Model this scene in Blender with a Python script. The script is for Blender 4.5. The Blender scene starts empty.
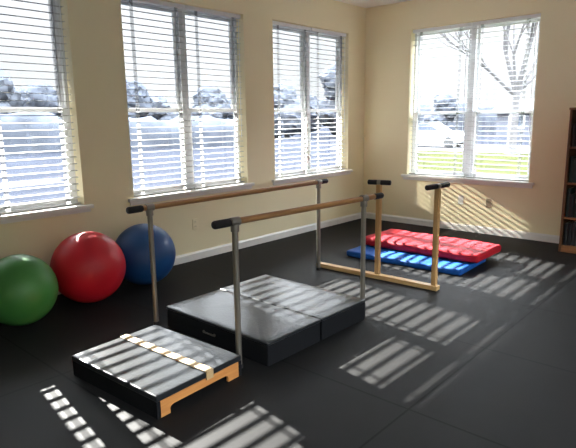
import bpy, bmesh, math, random
from mathutils import Vector, Matrix, noise
random.seed(7)
S = bpy.context.scene
COL = S.collection
PI = math.pi

# ------------------------------------------------------------------ materials
def mat(name, color, rough=0.5, spec=0.5, metal=0.0, bump=0.0, bscale=60.0, var=0.0, vscale=8.0, coat=0.0, sheen=0.0):
    m = bpy.data.materials.new(name); m.use_nodes = True
    nt = m.node_tree; b = nt.nodes['Principled BSDF']
    b.inputs['Base Color'].default_value = (*color, 1)
    b.inputs['Roughness'].default_value = rough
    b.inputs['Specular IOR Level'].default_value = spec
    b.inputs['Metallic'].default_value = metal
    b.inputs['Coat Weight'].default_value = coat
    b.inputs['Sheen Weight'].default_value = sheen
    tc = nt.nodes.new('ShaderNodeTexCoord')
    if var > 0:
        n = nt.nodes.new('ShaderNodeTexNoise'); n.inputs['Scale'].default_value = vscale
        n.inputs['Detail'].default_value = 5
        nt.links.new(tc.outputs['Object'], n.inputs['Vector'])
        r = nt.nodes.new('ShaderNodeMapRange')
        r.inputs['From Min'].default_value = .3; r.inputs['From Max'].default_value = .7
        r.inputs['To Min'].default_value = 1 - var; r.inputs['To Max'].default_value = 1 + var
        nt.links.new(n.outputs['Fac'], r.inputs['Value'])
        x = nt.nodes.new('ShaderNodeVectorMath'); x.operation = 'SCALE'
        x.inputs[0].default_value = color
        nt.links.new(r.outputs['Result'], x.inputs['Scale'])
        nt.links.new(x.outputs['Vector'], b.inputs['Base Color'])
    if bump > 0:
        n = nt.nodes.new('ShaderNodeTexNoise'); n.inputs['Scale'].default_value = bscale
        n.inputs['Detail'].default_value = 4
        nt.links.new(tc.outputs['Object'], n.inputs['Vector'])
        p = nt.nodes.new('ShaderNodeBump'); p.inputs['Strength'].default_value = bump
        p.inputs['Distance'].default_value = .01
        nt.links.new(n.outputs['Fac'], p.inputs['Height'])
        nt.links.new(p.outputs['Normal'], b.inputs['Normal'])
    return m

def wood_mat(name, c1, c2, axis=0, rough=.45, scale=7.0):
    m = bpy.data.materials.new(name); m.use_nodes = True
    nt = m.node_tree; b = nt.nodes['Principled BSDF']; b.inputs['Roughness'].default_value = rough
    tc = nt.nodes.new('ShaderNodeTexCoord'); mp = nt.nodes.new('ShaderNodeMapping')
    sc = [scale * 6] * 3; sc[axis] = scale * .5
    mp.inputs['Scale'].default_value = sc
    n = nt.nodes.new('ShaderNodeTexNoise'); n.inputs['Scale'].default_value = 1.0
    n.inputs['Detail'].default_value = 6; n.inputs['Distortion'].default_value = .6
    r = nt.nodes.new('ShaderNodeValToRGB')
    r.color_ramp.elements[0].position = .33; r.color_ramp.elements[0].color = (*c1, 1)
    r.color_ramp.elements[1].position = .68; r.color_ramp.elements[1].color = (*c2, 1)
    L = nt.links
    L.new(tc.outputs['Object'], mp.inputs['Vector']); L.new(mp.outputs['Vector'], n.inputs['Vector'])
    L.new(n.outputs['Fac'], r.inputs['Fac']); L.new(r.outputs['Color'], b.inputs['Base Color'])
    return m

WALL = mat('wall_paint', (.875, .79, .545), .75, .3, bump=.12, bscale=220)
CEIL = mat('ceiling_paint', (.82, .80, .76), .85, .2, bump=.15, bscale=160)
TRIM = mat('white_trim_paint', (.80, .79, .76), .4, .5)
VINYL = mat('white_window_vinyl', (.82, .83, .84), .35, .5)
BLACKRUB = mat('black_rubber', (.018, .018, .02), .5, .4)
GRIP = mat('black_foam_grip', (.016, .015, .017), .6, .35, bump=.25, bscale=400)
STEEL = mat('satin_steel', (.30, .275, .235), .42, .5, metal=.85)
BVINYL = mat('black_vinyl', (.009, .0095, .011), .6, .12, bump=.1, bscale=90)
TOPV = mat('charcoal_vinyl_top', (.0175, .0195, .022), .29, .30, bump=.12, bscale=60, var=.12, vscale=14)
GREENB = mat('green_ball_vinyl', (.055, .23, .05), .42, .45)
REDB = mat('red_ball_vinyl', (.54, .012, .026), .42, .45)
BLUEB = mat('blue_ball_vinyl', (.010, .07, .235), .42, .45)
REDM = mat('red_mat_vinyl', (.42, .011, .022), .62, .18, bump=.12, bscale=25)
BLUEM = mat('blue_mat_vinyl', (.010, .085, .34), .62, .18, bump=.12, bscale=25)
RAILW = wood_mat('handrail_wood', (.36, .17, .06), (.50, .26, .10), 1)
PALEW = wood_mat('pale_wood', (.55, .33, .13), (.70, .45, .20), 0)
PALEZ = wood_mat('pale_wood_upright', (.50, .28, .10), (.63, .38, .16), 2)
STRAPW = wood_mat('strap_wood', (.50, .33, .16), (.60, .42, .22), 0)
SIDEW = wood_mat('side_panel_wood', (.50, .20, .055), (.62, .28, .085), 1)
SHELFW = wood_mat('bookcase_wood', (.10, .042, .018), (.17, .074, .03), 2)
SHELFX = wood_mat('bookcase_shelf_wood', (.18, .075, .03), (.27, .12, .05), 0)
PLATE = mat('white_plastic_plate', (.80, .79, .76), .4)
GPLATE = mat('beige_plastic_plate', (.30, .25, .17), .45)
DARKHOLE = mat('outlet_slot', (.02, .02, .02), .6)
PAPER = mat('book_pages', (.70, .66, .56), .8)

def blind_mat():
    m = bpy.data.materials.new('white_blind_slat'); m.use_nodes = True
    nt = m.node_tree; b = nt.nodes['Principled BSDF']; out = nt.nodes['Material Output']
    b.inputs['Base Color'].default_value = (.42, .42, .415, 1); b.inputs['Roughness'].default_value = .5
    t = nt.nodes.new('ShaderNodeBsdfTranslucent'); t.inputs['Color'].default_value = (.85, .84, .80, 1)
    x = nt.nodes.new('ShaderNodeMixShader'); x.inputs['Fac'].default_value = .05
    nt.links.new(b.outputs[0], x.inputs[1]); nt.links.new(t.outputs[0], x.inputs[2])
    nt.links.new(x.outputs[0], out.inputs['Surface'])
    return m
BLIND = blind_mat()
def tape_mat():
    m = bpy.data.materials.new('sheer_white_tape'); m.use_nodes = True
    nt = m.node_tree; out = nt.nodes['Material Output']; nt.nodes.remove(nt.nodes['Principled BSDF'])
    t = nt.nodes.new('ShaderNodeBsdfTranslucent'); t.inputs['Color'].default_value = (.38, .38, .375, 1)
    p = nt.nodes.new('ShaderNodeBsdfTransparent'); x = nt.nodes.new('ShaderNodeMixShader'); x.inputs['Fac'].default_value = .62
    nt.links.new(t.outputs[0], x.inputs[1]); nt.links.new(p.outputs[0], x.inputs[2]); nt.links.new(x.outputs[0], out.inputs['Surface'])
    return m
TAPE = tape_mat()

def glass_mat():
    m = bpy.data.materials.new('clear_window_glass'); m.use_nodes = True
    nt = m.node_tree; nt.nodes.remove(nt.nodes['Principled BSDF']); out = nt.nodes['Material Output']
    t = nt.nodes.new('ShaderNodeBsdfTransparent'); t.inputs['Color'].default_value = (.97, .98, .98, 1)
    g = nt.nodes.new('ShaderNodeBsdfGlossy'); g.inputs['Roughness'].default_value = .02
    lw = nt.nodes.new('ShaderNodeLayerWeight'); lw.inputs['Blend'].default_value = .5
    pw = nt.nodes.new('ShaderNodeMath'); pw.operation = 'POWER'; pw.inputs[1].default_value = 5
    nt.links.new(lw.outputs['Facing'], pw.inputs[0])
    f = nt.nodes.new('ShaderNodeMath'); f.operation = 'MULTIPLY_ADD'; f.inputs[1].default_value = .5; f.inputs[2].default_value = .03
    nt.links.new(pw.outputs[0], f.inputs[0])
    x = nt.nodes.new('ShaderNodeMixShader')
    nt.links.new(f.outputs[0], x.inputs['Fac'])
    nt.links.new(t.outputs[0], x.inputs[1]); nt.links.new(g.outputs[0], x.inputs[2])
    nt.links.new(x.outputs[0], out.inputs['Surface'])
    return m
GLASS = glass_mat()

def floor_mat():
    m = bpy.data.materials.new('dark_rubber_tiles'); m.use_nodes = True
    nt = m.node_tree; b = nt.nodes['Principled BSDF']; L = nt.links
    tc = nt.nodes.new('ShaderNodeTexCoord'); sx = nt.nodes.new('ShaderNodeSeparateXYZ')
    L.new(tc.outputs['Object'], sx.inputs[0])
    def math_(op, a, bb=None, v=None):
        n = nt.nodes.new('ShaderNodeMath'); n.operation = op
        for i, q in enumerate((a, bb)):
            if q is None: continue
            if isinstance(q, (int, float)): n.inputs[i].default_value = q
            else: L.new(q, n.inputs[i])
        return n.outputs[0]
    def line(sock, off, sp, w):
        a = math_('ADD', sock, -off)
        a = math_('PINGPONG', a, sp / 2)          # 0 on a seam
        return math_('LESS_THAN', a, w)
    lx = line(sx.outputs['X'], 3.31, 1.785, .006)
    ly = line(sx.outputs['Y'], -3.47, 1.0, .006)
    seam = math_('MAXIMUM', lx, ly)
    n = nt.nodes.new('ShaderNodeTexNoise'); n.inputs['Scale'].default_value = 3; n.inputs['Detail'].default_value = 6
    L.new(tc.outputs['Object'], n.inputs['Vector'])
    r = nt.nodes.new('ShaderNodeValToRGB')
    r.color_ramp.elements[0].position = .3; r.color_ramp.elements[0].color = (.0096, .0095, .0095, 1)
    r.color_ramp.elements[1].position = .7; r.color_ramp.elements[1].color = (.0124, .0121, .0120, 1)
    L.new(n.outputs['Fac'], r.inputs['Fac'])
    x = nt.nodes.new('ShaderNodeMix'); x.data_type = 'RGBA'
    L.new(seam, x.inputs['Factor']); L.new(r.outputs['Color'], x.inputs['A'])
    x.inputs['B'].default_value = (.0015, .0015, .0015, 1)
    L.new(x.outputs['Result'], b.inputs['Base Color'])
    b.inputs['Roughness'].default_value = .6; b.inputs['Specular IOR Level'].default_value = .12
    n2 = nt.nodes.new('ShaderNodeTexNoise'); n2.inputs['Scale'].default_value = 260
    L.new(tc.outputs['Object'], n2.inputs['Vector'])
    p = nt.nodes.new('ShaderNodeBump'); p.inputs['Strength'].default_value = .15; p.inputs['Distance'].default_value = .004
    L.new(n2.outputs['Fac'], p.inputs['Height']); L.new(p.outputs['Normal'], b.inputs['Normal'])
    return m
FLOORM = floor_mat()
GRASS = mat('winter_lawn', (.020, .022, .0095), .9, .0, var=.25, vscale=.8)
ASPHALT = mat('pale_asphalt', (.013, .0145, .019), .95, .0, var=.12, vscale=.5)
CONC = mat('pale_concrete', (.085, .085, .09), .95, .0, var=.06, vscale=.6)
TREEG = mat('hazed_evergreen', (.042, .046, .055), 1, .0, var=.3, vscale=.9)  # haze of distance mixed into the blue-grey crown colour
TREEB = mat('hazed_brush', (.036, .040, .049), 1, .0, var=.3, vscale=.9)  # same painted haze, for the other trees and the hedges
BARK = mat('grey_bark', (.075, .073, .076), .95, .0, var=.2, vscale=3)
SIDING = mat('grey_siding', (.06, .064, .078), .7, .3, var=.05)
ROOFG = mat('grey_roof', (.05, .05, .06), .8, .2, var=.1)
DARKGL = mat('dark_window_glass', (.05, .06, .08), .1, .5)
WHITEP = mat('white_car_paint', (.2, .205, .215), .3, .5, coat=.5)
SILVERP = mat('silver_car_paint', (.2, .21, .24), .3, .5, coat=.5)
TYRE = mat('tyre_rubber', (.02, .02, .02), .8)

# ------------------------------------------------------------------ helpers
def origin(o):
    v = Vector((0, 0, 0))
    while o is not None:
        v += o.location; o = o.parent
    return v

def link(name, bm, m, parent=None, smooth=False, base=None):
    """bm is in world coordinates; the object's origin is its parent's origin (or base)."""
    me = bpy.data.meshes.new(name)
    off = origin(parent) if parent is not None else Vector(base or (0, 0, 0))
    bmesh.ops.translate(bm, verts=bm.verts, vec=-off)
    bmesh.ops.recalc_face_normals(bm, faces=bm.faces)
    bm.to_mesh(me); bm.free()
    for mm in (m if isinstance(m, (list, tuple)) else [m]): me.materials.append(mm)
    if smooth:
        for p in me.polygons: p.use_smooth = True
        me.set_sharp_from_angle(angle=math.radians(40))
    o = bpy.data.objects.new(name, me); COL.objects.link(o)
    if parent is not None: o.parent = parent
    else: o.location = off
    return o

def empty(name, loc):
    o = bpy.data.objects.new(name, None); COL.objects.link(o); o.location = loc
    o.empty_display_size = .1
    return o

def tag(o, label=None, cat=None, group=None, kind=None):
    if label: o['label'] = label
    if cat: o['category'] = cat
    if group: o['group'] = group
    if kind: o['kind'] = kind
    return o

def box(bm, x0, x1, y0, y1, z0, z1, bev=0.0, seg=2, M=None, mi=0):
    r = bmesh.ops.create_cube(bm, size=1.0); vs = r['verts']
    for v in vs:
        v.co = Vector(((x0 + x1) / 2 + v.co.x * (x1 - x0), (y0 + y1) / 2 + v.co.y * (y1 - y0), (z0 + z1) / 2 + v.co.z * (z1 - z0)))
    fs = set(f for v in vs for f in v.link_faces)
    for f in fs: f.material_index = mi
    if bev > 0:
        es = list(set(e for v in vs for e in v.link_edges))
        out = bmesh.ops.bevel(bm, geom=es, offset=bev, segments=seg, affect='EDGES', profile=.5)
        vs = list(set(out['verts']) | set(v for v in vs if v.is_valid))
    if M is not None:
        bmesh.ops.transform(bm, matrix=M, verts=[v for v in vs if v.is_valid])
    return vs

def tube(bm, p0, p1, r0, r1=None, n=20, cap_bev=0.0):
    p0 = Vector(p0); p1 = Vector(p1); r1 = r0 if r1 is None else r1
    d = p1 - p0; q = d.to_track_quat('Z', 'Y').to_matrix(); l = d.length
    prof = [(0, r0), (l, r1)] if cap_bev <= 0 else [(0, r0 - cap_bev), (cap_bev * .3, r0 - cap_bev * .3), (cap_bev, r0), (l - cap_bev, r1), (l - cap_bev * .3, r1 - cap_bev * .3), (l, r1 - cap_bev)]
    rings = []
    for z, r in prof:
        rings.append([bm.verts.new(p0 + q @ Vector((r * math.cos(2 * PI * k / n), r * math.sin(2 * PI * k / n), z))) for k in range(n)])
    for a, b in zip(rings, rings[1:]):
        for k in range(n):
            bm.faces.new((a[k], a[(k + 1) % n], b[(k + 1) % n], b[k]))
    bm.faces.new(rings[0][::-1]); bm.faces.new(rings[-1])

def prism(bm, pts, axis, a, b):
    """extrude a 2-D outline along axis ('x': pts are (y,z); 'y': pts are (x,z); 'z': pts are (x,y))"""
    def P(u, v, w):
        return {'x': (w, u, v), 'y': (u, w, v), 'z': (u, v, w)}[axis]
    A = [bm.verts.new(P(u, v, a)) for u, v in pts]; B = [bm.verts.new(P(u, v, b)) for u, v in pts]
    n = len(pts)
    for k in range(n): bm.faces.new((A[k], A[(k + 1) % n], B[(k + 1) % n], B[k]))
    bm.faces.new(A[::-1]); bm.faces.new(B)

NB = bmesh.new
def struct(name, bm, m, **k):
    o = link(name, bm, m, **k); o['kind'] = 'structure'; return o

# ------------------------------------------------------------------ room shell
RX, RY, H = 6.6, -9.2, 3.02
WT = .20
ZS, ZT = .75, 2.64                         # opening bottom / top
LW = [(-1.94, -.41), (-3.94, -2.41), (-5.98, -4.45)]
BW = (.73, 2.39)
bm = NB(); box(bm, -WT, RX + WT, RY - WT, WT, -.12, 0); struct('floor', bm, FLOORM)
bm = NB(); box(bm, -WT, RX + WT, RY - WT, WT, H, H + .15); struct('ceiling', bm, CEIL)
bm = NB()
box(bm, -WT, 0, RY, 0, 0, ZS); box(bm, -WT, 0, RY, 0, ZT, H)
ys = [0] + [v for a, b in LW for v in (b, a)] + [RY]
for k in range(0, len(ys), 2): box(bm, -WT, 0, ys[k + 1], ys[k], ZS, ZT)
struct('wall_left', bm, WALL)
bm = NB()
ZB = .69
box(bm, -WT, RX, 0, WT, 0, ZB); box(bm, -WT, RX, 0, WT, ZT + .01, H)
box(bm, -WT, BW[0], 0, WT, ZB, ZT + .01); box(bm, BW[1], RX, 0, WT, ZB, ZT + .01)
struct('wall_back', bm, WALL)
FILL_RW = [(-4.9, -1.9), (-8.7, -5.7)]  # unseen openings added in the right wall to brighten the room
bm = NB()
box(bm, RX, RX + WT, RY, WT, 0, ZS); box(bm, RX, RX + WT, RY, WT, ZT, H)
ys = [WT] + [v for a, b in FILL_RW for v in (b, a)] + [RY]
for k in range(0, len(ys), 2): box(bm, RX, RX + WT, ys[k + 1], ys[k], ZS, ZT)
struct('wall_right', bm, WALL)
bm = NB(); box(bm, -WT, RX + WT, RY - WT, RY, 0, H); struct('wall_front', bm, WALL)

def base_profile(d, h): return [(0, 0), (d, 0), (d, h * .78), (d * .6, h * .9), (d * .35, h), (0, h)]
bm = NB(); prism(bm, [(u, v) for u, v in base_profile(.016, .092)], 'y', RY, 0); struct('baseboard_left', bm, TRIM)
bm = NB(); prism(bm, [(-u, v) for u, v in base_profile(.016, .092)], 'x', .016, RX); struct('baseboard_back', bm, TRIM)
bm = NB(); prism(bm, [(RX - u, v) for u, v in base_profile(.016, .092)], 'y', RY, -.016); struct('baseboard_right', bm, TRIM)

# unseen roof slab, added outside the left wall to shade the upper sashes
bm = NB(); box(bm, -4.40, -WT, RY - 1, .35, 3.70, 3.85); struct('sun_blocker_1', bm, CONC)
bm = NB(); box(bm, -3.75, -3.25, -5.44, -4.88, -.30, 3.70); struct('sun_blocker_2', bm, CONC)   # unseen pier, added to cut the sun through the nearest left-wall window

bm = NB(); box(bm, -WT, 0, WT + .001, .80, -.30, 3.70); struct('sun_blocker_3', bm, CONC)   # unseen wall stub, added to keep sun off the back window

# ------------------------------------------------------------------ windows
def make_window(name, T, W, z0, z1, sill_lo, zm=1.60):
    """T maps (u along the wall, d depth behind the wall face, z) -> world box; u runs 0..W"""
    root = empty(name, T(W / 2, 0, z0)); root['kind'] = 'structure'
    def b(bm, u0, u1, d0, d1, za, zb, bev=0.0):
        A = T(u0, d0, za); B = T(u1, d1, zb)
        box(bm, min(A[0], B[0]), max(A[0], B[0]), min(A[1], B[1]), max(A[1], B[1]), za, zb, bev)
    D0, D1 = .115, .185
    fw, mw = .028, .075
    bm = NB()
    b(bm, 0, fw, D0, D1, z0, z1); b(bm, W - fw, W, D0, D1, z0, z1)
    b(bm, fw, W - fw, D0, D1, z1 - fw, z1); b(bm, fw, W - fw, D0, D1, z0, z0 + fw)
    link('window_frame', bm, VINYL, root)
    bm = NB(); b(bm, W / 2 - mw / 2, W / 2 + mw / 2, D0 - .004, D1, z0 + fw, z1 - fw); link('mullion', bm, VINYL, root)
    sw = .036
    for ua, ub in ((fw, W / 2 - mw / 2), (W / 2 + mw / 2, W - fw)):
        for za, zb, da, db in ((z0 + fw, zm + .02, D0 + .006, D0 + .034), (zm - .02, z1 - fw, D0 + .036, D0 + .064)):
            bm = NB()
            b(bm, ua, ua + sw, da, db, za, zb); b(bm, ub - sw, ub, da, db, za, zb)
            b(bm, ua + sw, ub - sw, da, db, za, za + .042); b(bm, ua + sw, ub - sw, da, db, zb - .042, zb)
            s = link('sash', bm, VINYL, root)
            bm = NB(); b(bm, ua + sw, ub - sw, (da + db) / 2 - .002, (da + db) / 2 + .002, za + .042, zb - .042)
            link('pane', bm, GLASS, s)
    # stool and apron
    bm = NB(); b(bm, .002, W - .002, -.001, D0, z0, z0 + .012); b(bm, -.07, W + .07, -.045, -.001, z0 - .022, z0 + .012, .005)
    link('sill', bm, TRIM, root)
    bm = NB(); b(bm, -.05, W + .05, -.018, -.001, sill_lo, z0 - .022, .003); link('apron', bm, TRIM, root)
    return root

for k, (a, b_) in enumerate(LW):
    make_window('window_%d' % (k + 1), lambda u, d, z, a=a: (-d, a + u, z), b_ - a, ZS, ZT, ZS - .055)
make_window('window_4', lambda u, d, z: (BW[0] + u, d, z), BW[1] - BW[0], ZB, ZT + .01, ZB - .06, 1.545)

for k, (a, b_) in enumerate(FILL_RW):  # added fill windows, out of view
    make_window('window_%d' % (k + 5), lambda u, d, z, a=a: (RX + d, a + u, z), b_ - a, ZS, ZT, ZS - .055)

# ------------------------------------------------------------------ blinds
PITCH = .060
def make_blind(T, u0, u1, z0, z1, label, wand_u, tilt=.055, dd=.060):
    root = empty('window_blind', T((u0 + u1) / 2, dd, z0 + .016))
    tag(root, label, 'window blind', 'white blinds in the windows')
    def b(bm, ua, ub, da, db, za, zb, bev=0.0):
        A = T(ua, da, za); B = T(ub, db, zb)
        box(bm, min(A[0], B[0]), max(A[0], B[0]), min(A[1], B[1]), max(A[1], B[1]), za, zb, bev)
    bm = NB(); b(bm, u0, u1, dd - .027, dd + .027, z1 - .045, z1 - .002, .003); link('head_rail', bm, VINYL, root)
    bm = NB(); b(bm, u0 + .004, u1 - .004, dd - .022, dd + .022, z0 + .016, z0 + .032, .004); link('bottom_rail', bm, BLIND, root)
    bm = NB(); w = .0245
    z = z0 + .032 + PITCH * .8
    while z < z1 - .06:
        prof = []
        for q in range(5):
            s = -1 + q * .5
            prof.append((s * w, .0030 * (1 - s * s)))
        top = prof; pts = top + [(x, y - .0028) for x, y in reversed(prof)]
        ct, st = math.cos(tilt), math.sin(tilt)
        A = []; B = []
        for x, y in pts:
            dx, dz = x * ct - y * st, x * st + y * ct     # +d is outside; tilt>0 lifts the outer edge
            A.append(bm.verts.new(T(u0 + .006, dd + dx, z + dz))); B.append(bm.verts.new(T(u1 - .006, dd + dx, z + dz)))
        n = len(pts)
        for k in range(n): bm.faces.new((A[k], A[(k + 1) % n], B[(k + 1) % n], B[k]))
        bm.faces.new(A[::-1]); bm.faces.new(B)
        z += PITCH
    link('slats', bm, BLIND, root)
    for f in (.16, .84):
        u = u0 + (u1 - u0) * f
        bm = NB()
        b(bm, u - .019, u + .019, dd - .0262, dd - .0254, z0 + .03, z1 - .04)
        link('ladder_tape', bm, TAPE, root)
    bm = NB(); tube(bm, T(wand_u, dd - .034, z1 - .03), T(wand_u, dd - .034, z1 - 1.35), .0035, n=8); link('tilt_wand', bm, VINYL, root)
    return root
NAMES = ['left-wall window nearest the corner', 'middle left-wall window', 'left-wall window at the photo edge']
for k, (a, b_) in enumerate(LW):
    W = b_ - a; T = lambda u, d, z, a=a: (-d, a + u, z)
    for half, (ua, ub) in enumerate(((.008, W / 2 - .006), (W / 2 + .006, W - .008))):
        make_blind(T, ua, ub, ZS, ZT, 'white slatted blind in the %s half of the %s' % (('left', 'right')[half], NAMES[k]), ub - .045)
W = BW[1] - BW[0]; T = lambda u, d, z: (BW[0] + u, d, z)
make_blind(T, .008, W / 2 - .006, ZB, ZT + .01, 'white slatted blind in the left half of the back-wall window', W / 2 - .05)
make_blind(T, W / 2 + .006, W - .008, ZB, ZT + .01, 'white slatted blind in the back-wall window half with the bare tree', W - .05)

# ------------------------------------------------------------------ exercise balls
def ball(x, y, r, m, label):
    bm = NB(); bmesh.ops.create_uvsphere(bm, u_segments=72, v_segments=48, radius=r)
    for v in bm.verts:                               # the weight flattens the underside a little
        if v.co.z < -r * .985: v.co.z = -r * .985
    ax = Matrix.Rotation(random.uniform(.5, 1.1), 4, (random.uniform(-1, 1), random.uniform(-1, 1), 0))
    bmesh.ops.translate(bm, verts=bm.verts, vec=(x, y, r * .985))
    o = link('exercise_ball', bm, m, base=(x, y, 0), smooth=True)
    for p in o.data.polygons: p.use_smooth = True
    return tag(o, label, 'exercise ball', 'exercise balls by the window wall')
ball(.474, -5.260, .267, GREENB, 'green exercise ball on the floor, beside the red ball')
ball(.388, -4.658, .300, REDB, 'glossy red exercise ball on the floor between green and blue balls')
ball(.322, -4.070, .284, BLUEB, 'dark blue exercise ball on the floor behind the steel post')

# ------------------------------------------------------------------ parallel bars
def bar(x0, y0, x1, y1, g0, g1, z, label, sleeve):
    """handrail over posts at (x0,y0) and (x1,y1); ends at y=g0 and y=g1"""
    root = empty('parallel_bar', (x0, y0, 0)); tag(root, label, 'parallel bar', 'parallel walking bars')
    d = Vector((x1 - x0, y1 - y0, 0)).normalized()
    def at(y): return Vector((x0, y0, z)) + d * ((y - y0) / d.y)
    bm = NB(); tube(bm, at(g0 + .115), at(g1 - .095), .0195, n=24); link('handrail', bm, RAILW, root, smooth=True)
    bm = NB(); tube(bm, at(g0), at(g0 + .125), .0245, n=24, cap_bev=.012); link('grip', bm, GRIP, root, smooth=True)
    bm = NB(); tube(bm, at(g1 - .105), at(g1), .0235, n=24, cap_bev=.012); link('grip', bm, GRIP, root, smooth=True)
    for i, (x, y) in enumerate(((x0, y0), (x1, y1))):
        bm = NB(); tube(bm, (x, y, 0), (x, y, z - .012), .0185, n=24); p = link('post', bm, STEEL, root, smooth=True)
        bm = NB()
        c = at(y); tube(bm, c - d * .032, c + d * .032, .0265, n=24, cap_bev=.003)
        tube(bm, (x, y, z - .06), (x, y, z - .015), .0255, n=24, cap_bev=.003)
        link('tee_fitting', bm, STEEL, p, smooth=True)
        if sleeve and i == 1:
            bm = NB(); tube(bm, (x, y, 0), (x, y, .115), .0235, n=24, cap_bev=.003); link('foot_sleeve', bm, BLACKRUB, p, smooth=True)
        else:
            bm = NB(); tube(bm, (x, y, 0), (x, y, .025), .0235, n=24, cap_bev=.003); link('foot_sleeve', bm, BLACKRUB, p, smooth=True)
    return root
bar(1.279, -4.620, 1.290, -2.695, -4.800, -2.56, .886, 'far wooden handrail on two steel posts, running under the left windows', False)
bar(2.280, -4.712, 2.362, -3.500, -4.868, -3.275, .914, 'near wooden handrail on two steel posts, rising beside the black platforms', True)

# ------------------------------------------------------------------ wooden frame with T grips
root = empty('grip_stand', (1.87, -2.57, 0))
tag(root, 'pale wooden floor frame with two uprights carrying black T-shaped hand grips', 'grip stand')
Mr = Matrix.Translation((1.86, -2.57, 0)) @ Matrix.Rotation(math.radians(1.6), 4, 'Z')
bm = NB(); box(bm, -.66, .655, -.034, .034, 0, .042, .005, M=Mr); link('base_rail', bm, PALEW, root)
for (x, y, z, a, b_) in ((1.903, -2.571, .895, (1.80, -2.600), (2.01, -2.543)), (2.475, -2.553, .900, (2.452, -2.71), (2.492, -2.39))):
    bm = NB(); box(bm, x - .022, x + .022, y - .022, y + .022, .042, z, .006); u = link('upright', bm, PALEZ, root)
    bm = NB(); zz = z + .018; A = Vector((*a, zz)); B = Vector((*b_, zz)); tube(bm, A, B, .023, n=24, cap_bev=.008); link('hand_grip', bm, GRIP, u, smooth=True)
    bm = NB(); c = (A + B) / 2; dd = (B - A).normalized()
    tube(bm, Vector((x, y, zz)) - dd * .018, Vector((x, y, zz)) + dd * .018, .0245, n=20, cap_bev=.002); link('bracket', bm, STEEL, u, smooth=True)

# ------------------------------------------------------------------ step board
root = empty('step_board', (1.98, -5.1, 0))
tag(root, 'low black step board with orange wood side and pale wooden strap across its top', 'step board')
Mb = Matrix.Translation((1.975, -5.10, 0)) @ Matrix.Rotation(math.radians(3.0), 4, 'Z')
hx, hy, ht = .405, .310, .127
def inM(bm): bmesh.ops.transform(bm, matrix=Mb, verts=bm.verts); return bm
bm = NB(); box(bm, -hx, hx, -hy, hy, ht - .034, ht, .007, 3)
link('top_pad', inM(bm), TOPV, root)
bm = NB(); box(bm, -hx + .004, hx - .020, -hy + .004, -hy + .022, 0, ht - .034); link('front_panel', inM(bm), BVINYL, root)
bm = NB(); box(bm, -hx + .004, hx - .020, hy - .022, hy - .004, 0, ht - .034); link('back_panel', inM(bm), BVINYL, root)
prof = [(-hy + .025, 0), (-hy + .085, 0), (-hy + .085, .03), (-hy + .092, .04), (-hy + .11, .045), (hy - .135, .045), (hy - .117, .04), (hy - .11, .03), (hy - .11, 0), (hy - .025, 0), (hy - .025, ht - .034), (-hy + .025, ht - .034)]
bm = NB(); prism(bm, prof, 'x', hx - .020, hx - .002); tag(link('side_panel', inM(bm), SIDEW, root), 'orange wooden side with a cut-out between its feet')
bm = NB(); prism(bm, prof, 'x', -hx + .002, -hx + .004); link('side_panel', inM(bm), SIDEW, root)
for sx in (-1, 1):
    bm = NB(); box(bm, hx - .018, hx - .001, sx * (hy - .012) - .012, sx * (hy - .012) + .012, 0, ht - .034, .002)
    link('corner_strip', inM(bm), BVINYL, root)
bm = NB(); sy = .052; s2 = .026
box(bm, -hx + .003, hx + .008, sy - s2, sy + s2, ht, ht + .008, .002); box(bm, hx, hx + .008, sy - s2, sy + s2, ht - .045, ht + .001, .002)
tag(link('strap', inM(bm), STRAPW, root), 'pale wooden strap folded over the edge')

# ------------------------------------------------------------------ black platforms
def platform(x0, x1, y0, y1, h, label, handle):
    root = empty('foam_platform', ((x0 + x1) / 2, (y0 + y1) / 2, 0)); tag(root, label, 'platform', 'black platforms between the bars')
    bm = NB(); box(bm, x0 + .006, x1 - .006, y0 + .006, y1 - .006, 0, h - .022, .006); link('body', bm, BVINYL, root)
    bm = NB(); vs = box(bm, x0, x1, y0, y1, h - .022, h, .009, 3)
    bmesh.ops.subdivide_edges(bm, edges=[e for e in bm.edges if e.calc_length() > .3], cuts=10, use_grid_fill=True)
    for v in bm.verts:
        if v.co.z > h - .004:
            fx = min(v.co.x - x0, x1 - v.co.x); fy = min(v.co.y - y0, y1 - v.co.y)
            if min(fx, fy) > .02: v.co.z += .004 * noise.noise(v.co * 5)
    link('top_cover', bm, TOPV, root, smooth=True)
    if handle:
        bm = NB(); cx, cz = 1.86, .075
        tube(bm, (cx - .055, y0 - .001, cz), (cx - .055, y0 + .008, cz), .010, n=12); tube(bm, (cx + .055, y0 - .001, cz), (cx + .055, y0 + .008, cz), .010, n=12)
        box(bm, cx - .055, cx + .055, y0 - .007, y0 - .001, cz - .006, cz + .006, .002)
        tag(link('carry_handle', bm, STEEL, root), 'small pale metal carry handle')
    return root
platform(1.378, 2.418, -4.600, -4.075, .16, 'near black padded platform with a small metal handle, behind the step board', True)
platform(1.368, 2.418, -4.068, -3.535, .16, 'far black padded platform at the foot of the near rail rear post', False)

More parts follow.
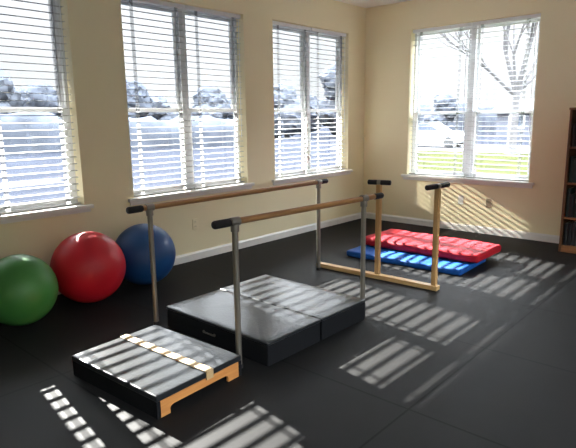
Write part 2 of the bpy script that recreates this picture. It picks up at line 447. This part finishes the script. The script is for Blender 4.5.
# ------------------------------------------------------------------ gym mats
def gym_mat(x0, x1, y0, y1, z0, z1, ang, m, seed, label, cx=None):
    bm = NB(); box(bm, -.5, .5, -.5, .5, 0, 1)
    X, Y, Z = x1 - x0, y1 - y0, z1 - z0
    for v in bm.verts: v.co = Vector((v.co.x * X, v.co.y * Y, v.co.z * Z))
    out = bmesh.ops.bevel(bm, geom=list(bm.edges), offset=Z * .38, segments=4, affect='EDGES', profile=.6)
    bmesh.ops.subdivide_edges(bm, edges=[e for e in bm.edges if e.calc_length() > .3], cuts=27, use_grid_fill=True)
    for v in bm.verts:
        u = v.co.x / X; q = 4 * (u + .5)
        crease = math.exp(-((q - round(q)) / .05) ** 2) if 0 < round(q) < 4 else 0
        n = noise.noise(Vector((v.co.x * 4 + seed, v.co.y * 4, 0)))
        t = v.co.z / Z
        v.co.z += (.010 * n - .010 * crease) * max(0, t - .3) / .7
        edge = 1 if abs(v.co.y) > Y * .46 else 0
        v.co.y += math.copysign(1, v.co.y) * edge * (.008 * math.sin(q * 2 * PI - PI / 2) + .006 * n)
        if z0 > 0 and t < .5: v.co.z -= 0
    M = Matrix.Translation(((x0 + x1) / 2, (y0 + y1) / 2, z0)) @ Matrix.Rotation(ang, 4, 'Z')
    bmesh.ops.transform(bm, matrix=M, verts=bm.verts)
    o = link('gym_mat', bm, m, base=((x0 + x1) / 2, (y0 + y1) / 2, z0), smooth=True)
    return tag(o, label, 'gym mat')
gym_mat(1.16, 2.47, -2.05, -1.36, 0, .062, math.radians(2.0), BLUEM, 3, 'blue folding gym mat lying on the floor under the red mat')
gym_mat(1.165, 2.53, -1.77, -1.12, .074, .160, math.radians(.0), REDM, 11, 'red padded gym mat lying on top of the blue mat')

# ------------------------------------------------------------------ outlets
def outlet(T, label, m, toggle=False):
    """T maps (u, d out of the wall, z offset)"""
    root = empty('wall_outlet', T(0, 0, 0)); tag(root, label, 'wall outlet')
    def b(bm, u0, u1, d0, d1, za, zb, bev=0.0):
        A = T(u0, d0, za); B = T(u1, d1, zb)
        box(bm, min(A[0], B[0]), max(A[0], B[0]), min(A[1], B[1]), max(A[1], B[1]), A[2], B[2], bev)
    bm = NB(); b(bm, -.036, .036, .0005, .007, -.058, .058, .003); link('cover_plate', bm, m, root)
    for zc in (-.024, .024):
        bm = NB(); b(bm, -.017, .017, .007, .0095, zc - .014, zc + .014, .001); s = link('socket', bm, m, root)
        bm = NB()
        for du in (-.007, .005): b(bm, du, du + .003, .0095, .0099, zc - .004, zc + .007)
        link('slots', bm, DARKHOLE, s)
outlet(lambda u, d, z: (1.545 + u, -d, .412 + z), 'white wall outlet on the back wall, left one under the window', PLATE)
outlet(lambda u, d, z: (1.92 + u, -d, .402 + z), 'brownish wall outlet on the back wall, right one under the window', GPLATE)
outlet(lambda u, d, z: (d, -3.215 + u, .394 + z), 'beige wall outlet on the left wall under the middle window', WALL)

# ------------------------------------------------------------------ bookcase and books
bx0, bx1, by0, by1 = 2.897, 3.83, -.42, -.018
root = empty('bookcase', ((bx0 + bx1) / 2, (by0 + by1) / 2, 0)); tag(root, 'dark brown wooden bookcase full of books against the back wall', 'bookcase')
for x in (bx0, bx1 - .024):
    bm = NB(); box(bm, x, x + .024, by0, by1, 0, 1.55, .002); link('side_panel', bm, SHELFW, root)
bm = NB(); box(bm, bx0 - .008, bx1 + .008, by0 - .008, by1, 1.55, 1.574, .003); link('top_panel', bm, SHELFX, root)
bm = NB(); box(bm, bx0 + .024, bx1 - .024, by1 - .008, by1, .0, 1.55); link('back_panel', bm, SHELFW, root)
SH = [.055, .372, .752, 1.140]
for k, z in enumerate(SH):
    bm = NB(); box(bm, bx0 + .0245, bx1 - .0245, by0 + .004, by1 - .009, z, z + .022, .002); link('shelf', bm, SHELFX, root)
bm = NB(); box(bm, bx0 + .0245, bx1 - .0245, by0 + .008, by0 + .024, 0, .055); link('kick_board', bm, SHELFX, root)
BC = [('black', (.012, .012, .014)), ('dark green', (.016, .030, .026)), ('charcoal', (.035, .036, .038)), ('dark brown', (.045, .022, .014)),
      ('slate grey', (.10, .105, .11)), ('navy', (.012, .018, .045)), ('maroon', (.07, .012, .014)), ('tan', (.25, .18, .10))]
BM = {n: mat('book_cover_' + n.replace(' ', '_'), c, .5, .4) for n, c in BC}
ORD = ['first', 'second', 'third', 'fourth', 'fifth', 'sixth', 'seventh', 'eighth', 'ninth', 'tenth', 'eleventh', 'twelfth']
SHN = ['bottom shelf', 'second shelf from the bottom', 'third shelf from the bottom', 'top shelf']
PICK = [[0, 0, 2, 4, 0, 3, 4, 1, 0, 6], [1, 0, 1, 2, 1, 4, 1, 0, 5, 7], [1, 1, 2, 1, 0, 1, 4, 2, 3, 0], [3, 0, 4, 2, 5, 4, 1, 0, 6, 2]]
for k, z in enumerate(SH):
    x = bx0 + .030; hmax = ((SH + [1.55])[k + 1] - z - .022)
    for i in range(10):
        cn, cc = BC[PICK[k][i]]
        t = random.uniform(.026, .046); hh = min(hmax - .03, random.uniform(.24, .315)); dp = random.uniform(.20, .25)
        zb = z + .022; yf = by0 + random.uniform(.018, .035)
        bm = NB()
        n = 7                                            # rounded spine and two boards
        out = [(x + t / 2 - t / 2 * math.cos(PI * q / n), yf + .008 - .008 * math.sin(PI * q / n)) for q in range(n + 1)]
        out += [(x + t, yf + dp), (x + t - .003, yf + dp), (x + t - .003, yf + .011), (x + .003, yf + .011), (x + .003, yf + dp), (x, yf + dp)]
        prism(bm, out, 'z', zb, zb + hh)
        o = link('book', bm, BM[cn], base=(x + t / 2, yf + dp / 2, zb))
        tag(o, '%s book, %s from the left end of the bookcase %s' % (cn, ORD[i], SHN[k]), 'book', 'books on the bookcase')
        bm = NB(); box(bm, x + .0033, x + t - .0033, yf + .012, yf + dp - .004, zb + .004, zb + hh - .004); link('pages', bm, PAPER, o)
        x += t + .0015

# ------------------------------------------------------------------ outdoors
GZ = -.30
def ground(name, x0, x1, y0, y1, z0, z1, m):
    bm = NB(); box(bm, x0, x1, y0, y1, z0, z1); return struct(name, bm, m)
def strip_poly(name, pts, z0, z1, m):
    bm = NB(); prism(bm, pts, 'z', z0, z1); return struct(name, bm, m)
ground('ground', -95, 60, -60, 100, GZ - .3, GZ, ASPHALT)
strip_poly('lawn', [(-1.2, .8), (30, .8), (30, 20), (-12.6, 20)], GZ, GZ + .012, GRASS)
ground('street', -16, 40, 20.0, 27.0, GZ, GZ + .016, CONC)
bm = NB(); box(bm, -WT - .02, RX + WT, WT, .8, GZ, -.12); struct('foundation', bm, CONC)

# light kerbs and walks of the car park on the left, running parallel to the wall
for i, (xa, xb) in enumerate(((-7.2, -5.4), (-12.5, -11.2), (-18.6, -16.6), (-27.0, -24.5))):
    ground('walkway', xa, xb, -40, .79, GZ, GZ + .02, CONC)

def tree(x, y, h, w, m, label, seed, kind='round'):
    root = empty('tree', (x, y, GZ)); tag(root, label, 'tree', 'trees along the horizon')
    rnd = random.Random(seed)
    bm = NB(); tube(bm, (x, y, GZ), (x, y, GZ + h * .5), w * .07, w * .04, n=10); link('trunk', bm, BARK, root, smooth=True)
    bm = NB()
    for k in range(9):
        r = w * rnd.uniform(.22, .38); t = k / 8
        cx = x + rnd.uniform(-.3, .3) * w * (1 - t * .6); cy = y + rnd.uniform(-.3, .3) * w * (1 - t * .6); cz = GZ + h * (.25 + .62 * t)
        q = bmesh.ops.create_icosphere(bm, subdivisions=4, radius=r)
        for v in q['verts']:
            d = v.co.normalized()
            nn = noise.fractal(d * 2.2 + Vector((seed, k, 0)), 1.0, 2.0, 5)
            v.co = d * r * (1 + .24 * nn); v.co.z *= .9
            v.co += Vector((cx, cy, cz))
    link('crown', bm, m, root, smooth=True)

def bush_row(p0, p1, h, w, m, name, label, seed, cat):
    """a continuous clipped-irregular hedge"""
    p0 = Vector((*p0, 0)); p1 = Vector((*p1, 0)); d = p1 - p0; L = d.length; d.normalize(); nrm = Vector((-d.y, d.x, 0))
    bm = NB(); nu, nv = int(L / .5), 14
    rows = []
    for i in range(nu + 1):
        s = L * i / nu; r = []
        hh = h * (1 + .35 * noise.fractal(Vector((s * .22, seed, 0)), 1, 2, 4))
        for j in range(nv + 1):
            a = PI * j / nv
            c = p0 + d * s + nrm * (w * math.cos(a)) + Vector((0, 0, GZ + hh * math.sin(a) ** .6))
            c += Vector((0, 0, .22 * noise.noise(c * .9))) if 0 < j < nv else Vector()
            r.append(bm.verts.new(c))
        rows.append(r)
    for a, b in zip(rows, rows[1:]):
        for j in range(nv): bm.faces.new((a[j], a[j + 1], b[j + 1], b[j]))
        bm.faces.new((a[nv], a[0], b[0], b[nv]))
    bm.faces.new(rows[0]); bm.faces.new(rows[-1][::-1])
    mid = (p0 + p1) / 2
    o = link(name, bm, m, base=(mid.x, mid.y, GZ), smooth=True); return tag(o, label, cat)

# ---- camera (defined here because the far trees are laid out around it)
cam = bpy.data.cameras.new('camera'); co = bpy.data.objects.new('camera', cam); COL.objects.link(co)
yaw, pitch, roll = 0.732671735, 0.192713617, -0.013262024
cy, sy, cp, sp = math.cos(yaw), math.sin(yaw), math.cos(pitch), math.sin(pitch)
f = Vector((-sy * cp, cy * cp, -sp)); r = Vector((cy, sy, 0)); u = r.cross(f)
r2 = math.cos(roll) * r + math.sin(roll) * u; u2 = -math.sin(roll) * r + math.cos(roll) * u
Mx = Matrix((r2, u2, -f)).transposed().to_4x4(); Mx.translation = Vector((4.58292, -6.80725, 1.5))
co.matrix_world = Mx
cam.sensor_width = 36; cam.sensor_fit = 'HORIZONTAL'; cam.lens = 541.2315 / 576 * 36
cam.clip_end = 400
S.camera = co

TL = [(-40.1, 9.6, 5.6, 4.6, 'tallest grey-green tree seen through the photo-edge window, far left'),
      (-44.5, 15.2, 4.6, 4.2, 'middle of the three low trees through the photo-edge window'),
      (-47.5, 20.5, 3.8, 3.8, 'lowest, rightmost tree seen through the photo-edge window'),
      (-37.5, 19.6, 5.0, 4.2, 'tallest tree at the left edge of the middle window'),
      (-41.7, 25.6, 3.8, 3.8, 'low tree behind the left half of the middle window'),
      (-45.5, 31.5, 3.2, 3.6, 'lowest tree, behind the mullion of the middle window'),
      (-33.0, 24.6, 3.9, 3.8, 'rounded tree in the right half of the middle window'),
      (-37.2, 31.0, 3.3, 3.6, 'low tree near the right edge of the middle window'),
      (-29.4, 31.0, 4.4, 4.0, 'tree in the left half of the window nearest the corner'),
      (-34.5, 39.5, 3.8, 3.8, 'low far tree behind the mullion of the window nearest the corner'),
      (-25.0, 33.4, 5.8, 4.4, 'tall tree in the right half of the window nearest the corner'),
      (-22.6, 48.2, 4.0, 3.6, 'dark bushy tree behind the back window, left of the grey house')]
for i, (x, y, h, w, lb) in enumerate(TL): tree(x, y, h, w, TREEG if i % 2 == 0 else TREEB, lb, i * 3.7 + 1)
bush_row((-36, -12), (-24, 22), 2.0, 1.2, TREEB, 'hedge', 'long grey-green hedge beyond the car park outside the left windows', 5, 'hedge')
bush_row((-30, 56), (22, 66), 3.2, 1.5, TREEB, 'hedge', 'long grey hedge on the horizon behind the back-window house', 9, 'hedge')

# ---- bare tree behind the back window
def bare_tree(x, y, seed):
    rnd = random.Random(seed)
    root = empty('bare_tree', (x, y, GZ)); tag(root, 'large bare winter tree on the lawn edge outside the back window', 'tree')
    bm = NB(); tube(bm, (x, y, GZ), (x, y, GZ + .5), .30, .22, n=12); tube(bm, (x, y, GZ + .5), (x + .05, y, GZ + 2.9), .22, .19, n=12)
    link('trunk', bm, BARK, root, smooth=True)
    bm = NB()
    def grow(p, d, l, r, depth):
        q = p + d * l; tube(bm, p, q, r, r * .72, n=6 if depth < 2 else 4)
        if depth >= 5: return
        k = 3 if depth < 3 else 2
        for j in range(k):
            ax = Vector((rnd.uniform(-1, 1), rnd.uniform(-1, 1), rnd.uniform(-.3, .3))).normalized()
            dd = Matrix.Rotation(rnd.uniform(.2, .62), 3, ax) @ d
            dd = (dd + Vector((0, 0, .16))).normalized()
            grow(q if j else p + d * l * rnd.uniform(.6, .98), dd, l * rnd.uniform(.62, .85), r * (.66 if j == 0 else .5), depth + 1)
    c = Vector((x + .05, y, GZ + 2.8))
    side = Vector((.74, .67, 0))                          # spreads mostly across the window
    for k, (s, up, l, r_) in enumerate(((-.95, 1.0, 1.9, .10), (-.45, 1.0, 2.3, .11), (.08, 1.0, 2.6, .13), (.55, 1.0, 2.2, .11), (1.0, .9, 1.8, .09), (-.2, 1.0, 2.1, .09))):
        d = (side * s + Vector((rnd.uniform(-.2, .2), rnd.uniform(-.2, .2), up))).normalized()
        grow(c - Vector((0, 0, rnd.uniform(0, .35))), d, l, r_, 0)
    link('branches', bm, BARK, root)
bare_tree(-4.75, 19.4, 4)

# ---- house beyond the street
root = empty('house', (-7, 46, GZ)); tag(root, 'long low grey house with white-framed windows beyond the street', 'house')
bm = NB(); box(bm, -15, 3.5, 44, 51, GZ, 1.9); link('wall', bm, SIDING, root)
bm = NB(); prism(bm, [(43.4, 1.85), (51.6, 1.85), (47.5, 3.0)], 'x', -15.5, 4.0); link('roof', bm, ROOFG, root)
for i, wx in enumerate((-13.2, -10.4, -7.2, -4.1, -1.0, 1.8)):
    bm = NB(); box(bm, wx - .7, wx + .7, 43.93, 44, .35, 1.5); w = link('window', bm, TRIM, root)
    bm = NB(); box(bm, wx - .6, wx - .04, 43.9, 43.93, .45, 1.4); box(bm, wx + .04, wx + .6, 43.9, 43.93, .45, 1.4); link('pane', bm, DARKGL, w)

# ---- parked cars
def car(x, y, rz, m, label, z=GZ + .016):
    root = empty('car', (x, y, z)); tag(root, label, 'car')
    M = Matrix.Translation((x, y, z)) @ Matrix.Rotation(rz, 4, 'Z')
    body = [(-2.15, .32), (-2.2, .6), (-2.05, .85), (-1.45, .93), (-.95, .95), (.95, .95), (1.7, .84), (2.1, .68), (2.2, .45), (2.1, .3), (1.75, .28),
            (1.68, .5), (1.42, .64), (1.16, .5), (1.1, .26), (-1.0, .26), (-1.06, .5), (-1.32, .64), (-1.58, .5), (-1.65, .28)]
    bm = NB(); prism(bm, body, 'y', -.85, .85); bmesh.ops.transform(bm, matrix=M, verts=bm.verts); link('body', bm, m, root)
    def cabin(s, z0):
        return [(-1.5 + s, .94 + z0), (-.95 + s * .6, 1.40 - s * .3), (.2 - s * .4, 1.43 - s * .3), (.98 - s, .94 + z0)]
    bm = NB(); prism(bm, cabin(0, 0), 'y', -.72, .72); bmesh.ops.transform(bm, matrix=M, verts=bm.verts); b = link('cabin', bm, m, root)
    bm = NB(); prism(bm, cabin(.2, .02), 'y', -.73, .73); bmesh.ops.transform(bm, matrix=M, verts=bm.verts); link('side_windows', bm, DARKGL, b)
    for sx in (-1.32, 1.42):
        for s in (-1, 1):
            bm = NB(); tube(bm, (sx, s * .62, .31), (sx, s * .84, .31), .31, n=20, cap_bev=.04); bmesh.ops.transform(bm, matrix=M, verts=bm.verts); link('wheel', bm, TYRE, root, smooth=True)
car(-10.9, 23.3, .05, WHITEP, 'white car parked on the street outside the back window', GZ + .016)

# ------------------------------------------------------------------ light
SUN_DIR = Vector((1, -.155, -.48)).normalized()
sun = bpy.data.lights.new('sun', 'SUN'); so = bpy.data.objects.new('sun', sun); COL.objects.link(so)
sun.energy = 9.0; sun.angle = math.radians(.32); sun.color = (1, .965, .91)
so.rotation_euler = SUN_DIR.to_track_quat('-Z', 'Y').to_euler(); so.location = (-20, 4, 12)

# added spot with no real source: stripes the back wall through the corner window
sp_ = bpy.data.lights.new('added_stripe_spot', 'SPOT'); spo = bpy.data.objects.new('added_stripe_spot', sp_); COL.objects.link(spo)
RD = Vector((1, .44, -.53)); spo.location = Vector((0, -.80, 1.17)) - RD * 16
spo.rotation_euler = RD.to_track_quat('-Z', 'Y').to_euler()
sp_.spot_size = math.radians(3.6); sp_.spot_blend = .3; sp_.shadow_soft_size = .09; sp_.energy = 4500; sp_.color = (1, .93, .8)

wd = bpy.data.worlds.new('sky'); S.world = wd; wd.use_nodes = True
nt = wd.node_tree; bg = nt.nodes['Background']
tc = nt.nodes.new('ShaderNodeTexCoord'); sx = nt.nodes.new('ShaderNodeSeparateXYZ')
nt.links.new(tc.outputs['Generated'], sx.inputs[0])
rp = nt.nodes.new('ShaderNodeValToRGB')
for pos, c in ((0, (.058, .060, .062)), (.27, (.070, .072, .075)), (.42, (1.5, 1.58, 1.68)), (1, (2.9, 3.1, 3.3))):
    e = rp.color_ramp.elements[0] if pos == 0 else rp.color_ramp.elements[-1] if pos == 1 else rp.color_ramp.elements.new(pos)
    e.position = pos; e.color = (*c, 1)
nt.links.new(sx.outputs['Z'], rp.inputs['Fac']); 
nz = nt.nodes.new('ShaderNodeTexNoise'); nz.inputs['Scale'].default_value = 3; nz.inputs['Detail'].default_value = 6
nt.links.new(tc.outputs['Generated'], nz.inputs['Vector'])
cr = nt.nodes.new('ShaderNodeMapRange'); cr.inputs['From Min'].default_value = .3; cr.inputs['From Max'].default_value = .7
cr.inputs['To Min'].default_value = .88; cr.inputs['To Max'].default_value = 1.12
nt.links.new(nz.outputs['Fac'], cr.inputs['Value'])
mx = nt.nodes.new('ShaderNodeVectorMath'); mx.operation = 'SCALE'
nt.links.new(rp.outputs['Color'], mx.inputs[0]); nt.links.new(cr.outputs['Result'], mx.inputs['Scale'])
nt.links.new(mx.outputs['Vector'], bg.inputs['Color']); bg.inputs['Strength'].default_value = 2.2

# daylight portals at the window openings (sampling only, they add no light)
for (c, rot, w) in [((-.21, (a + b_) / 2, (ZS + ZT) / 2), (0, -PI / 2, 0), b_ - a) for a, b_ in LW] + [((RX + .21, (a + b_) / 2, (ZS + ZT) / 2), (0, PI / 2, 0), b_ - a) for a, b_ in FILL_RW] + [(((BW[0] + BW[1]) / 2, .21, (ZB + ZT) / 2), (-PI / 2, 0, 0), BW[1] - BW[0])]:
    l = bpy.data.lights.new('window_portal', 'AREA'); l.shape = 'RECTANGLE'; l.cycles.is_portal = True
    o = bpy.data.objects.new('window_portal', l); COL.objects.link(o); o.location = c; o.rotation_euler = rot
    l.size = (ZT - ZS) if rot[1] else w; l.size_y = w if rot[1] else (ZT - ZB)

# ------------------------------------------------------------------ view
S.view_settings.view_transform = 'Standard'; S.view_settings.look = 'None'
S.view_settings.exposure = 3.05; S.view_settings.gamma = 1.0; S.view_settings.use_curve_mapping = False
c = S.cycles
c.use_denoising = True; c.max_bounces = 12; c.diffuse_bounces = 8; c.glossy_bounces = 4; c.transparent_max_bounces = 24
c.sample_clamp_indirect = 8; c.caustics_reflective = False; c.caustics_refractive = False
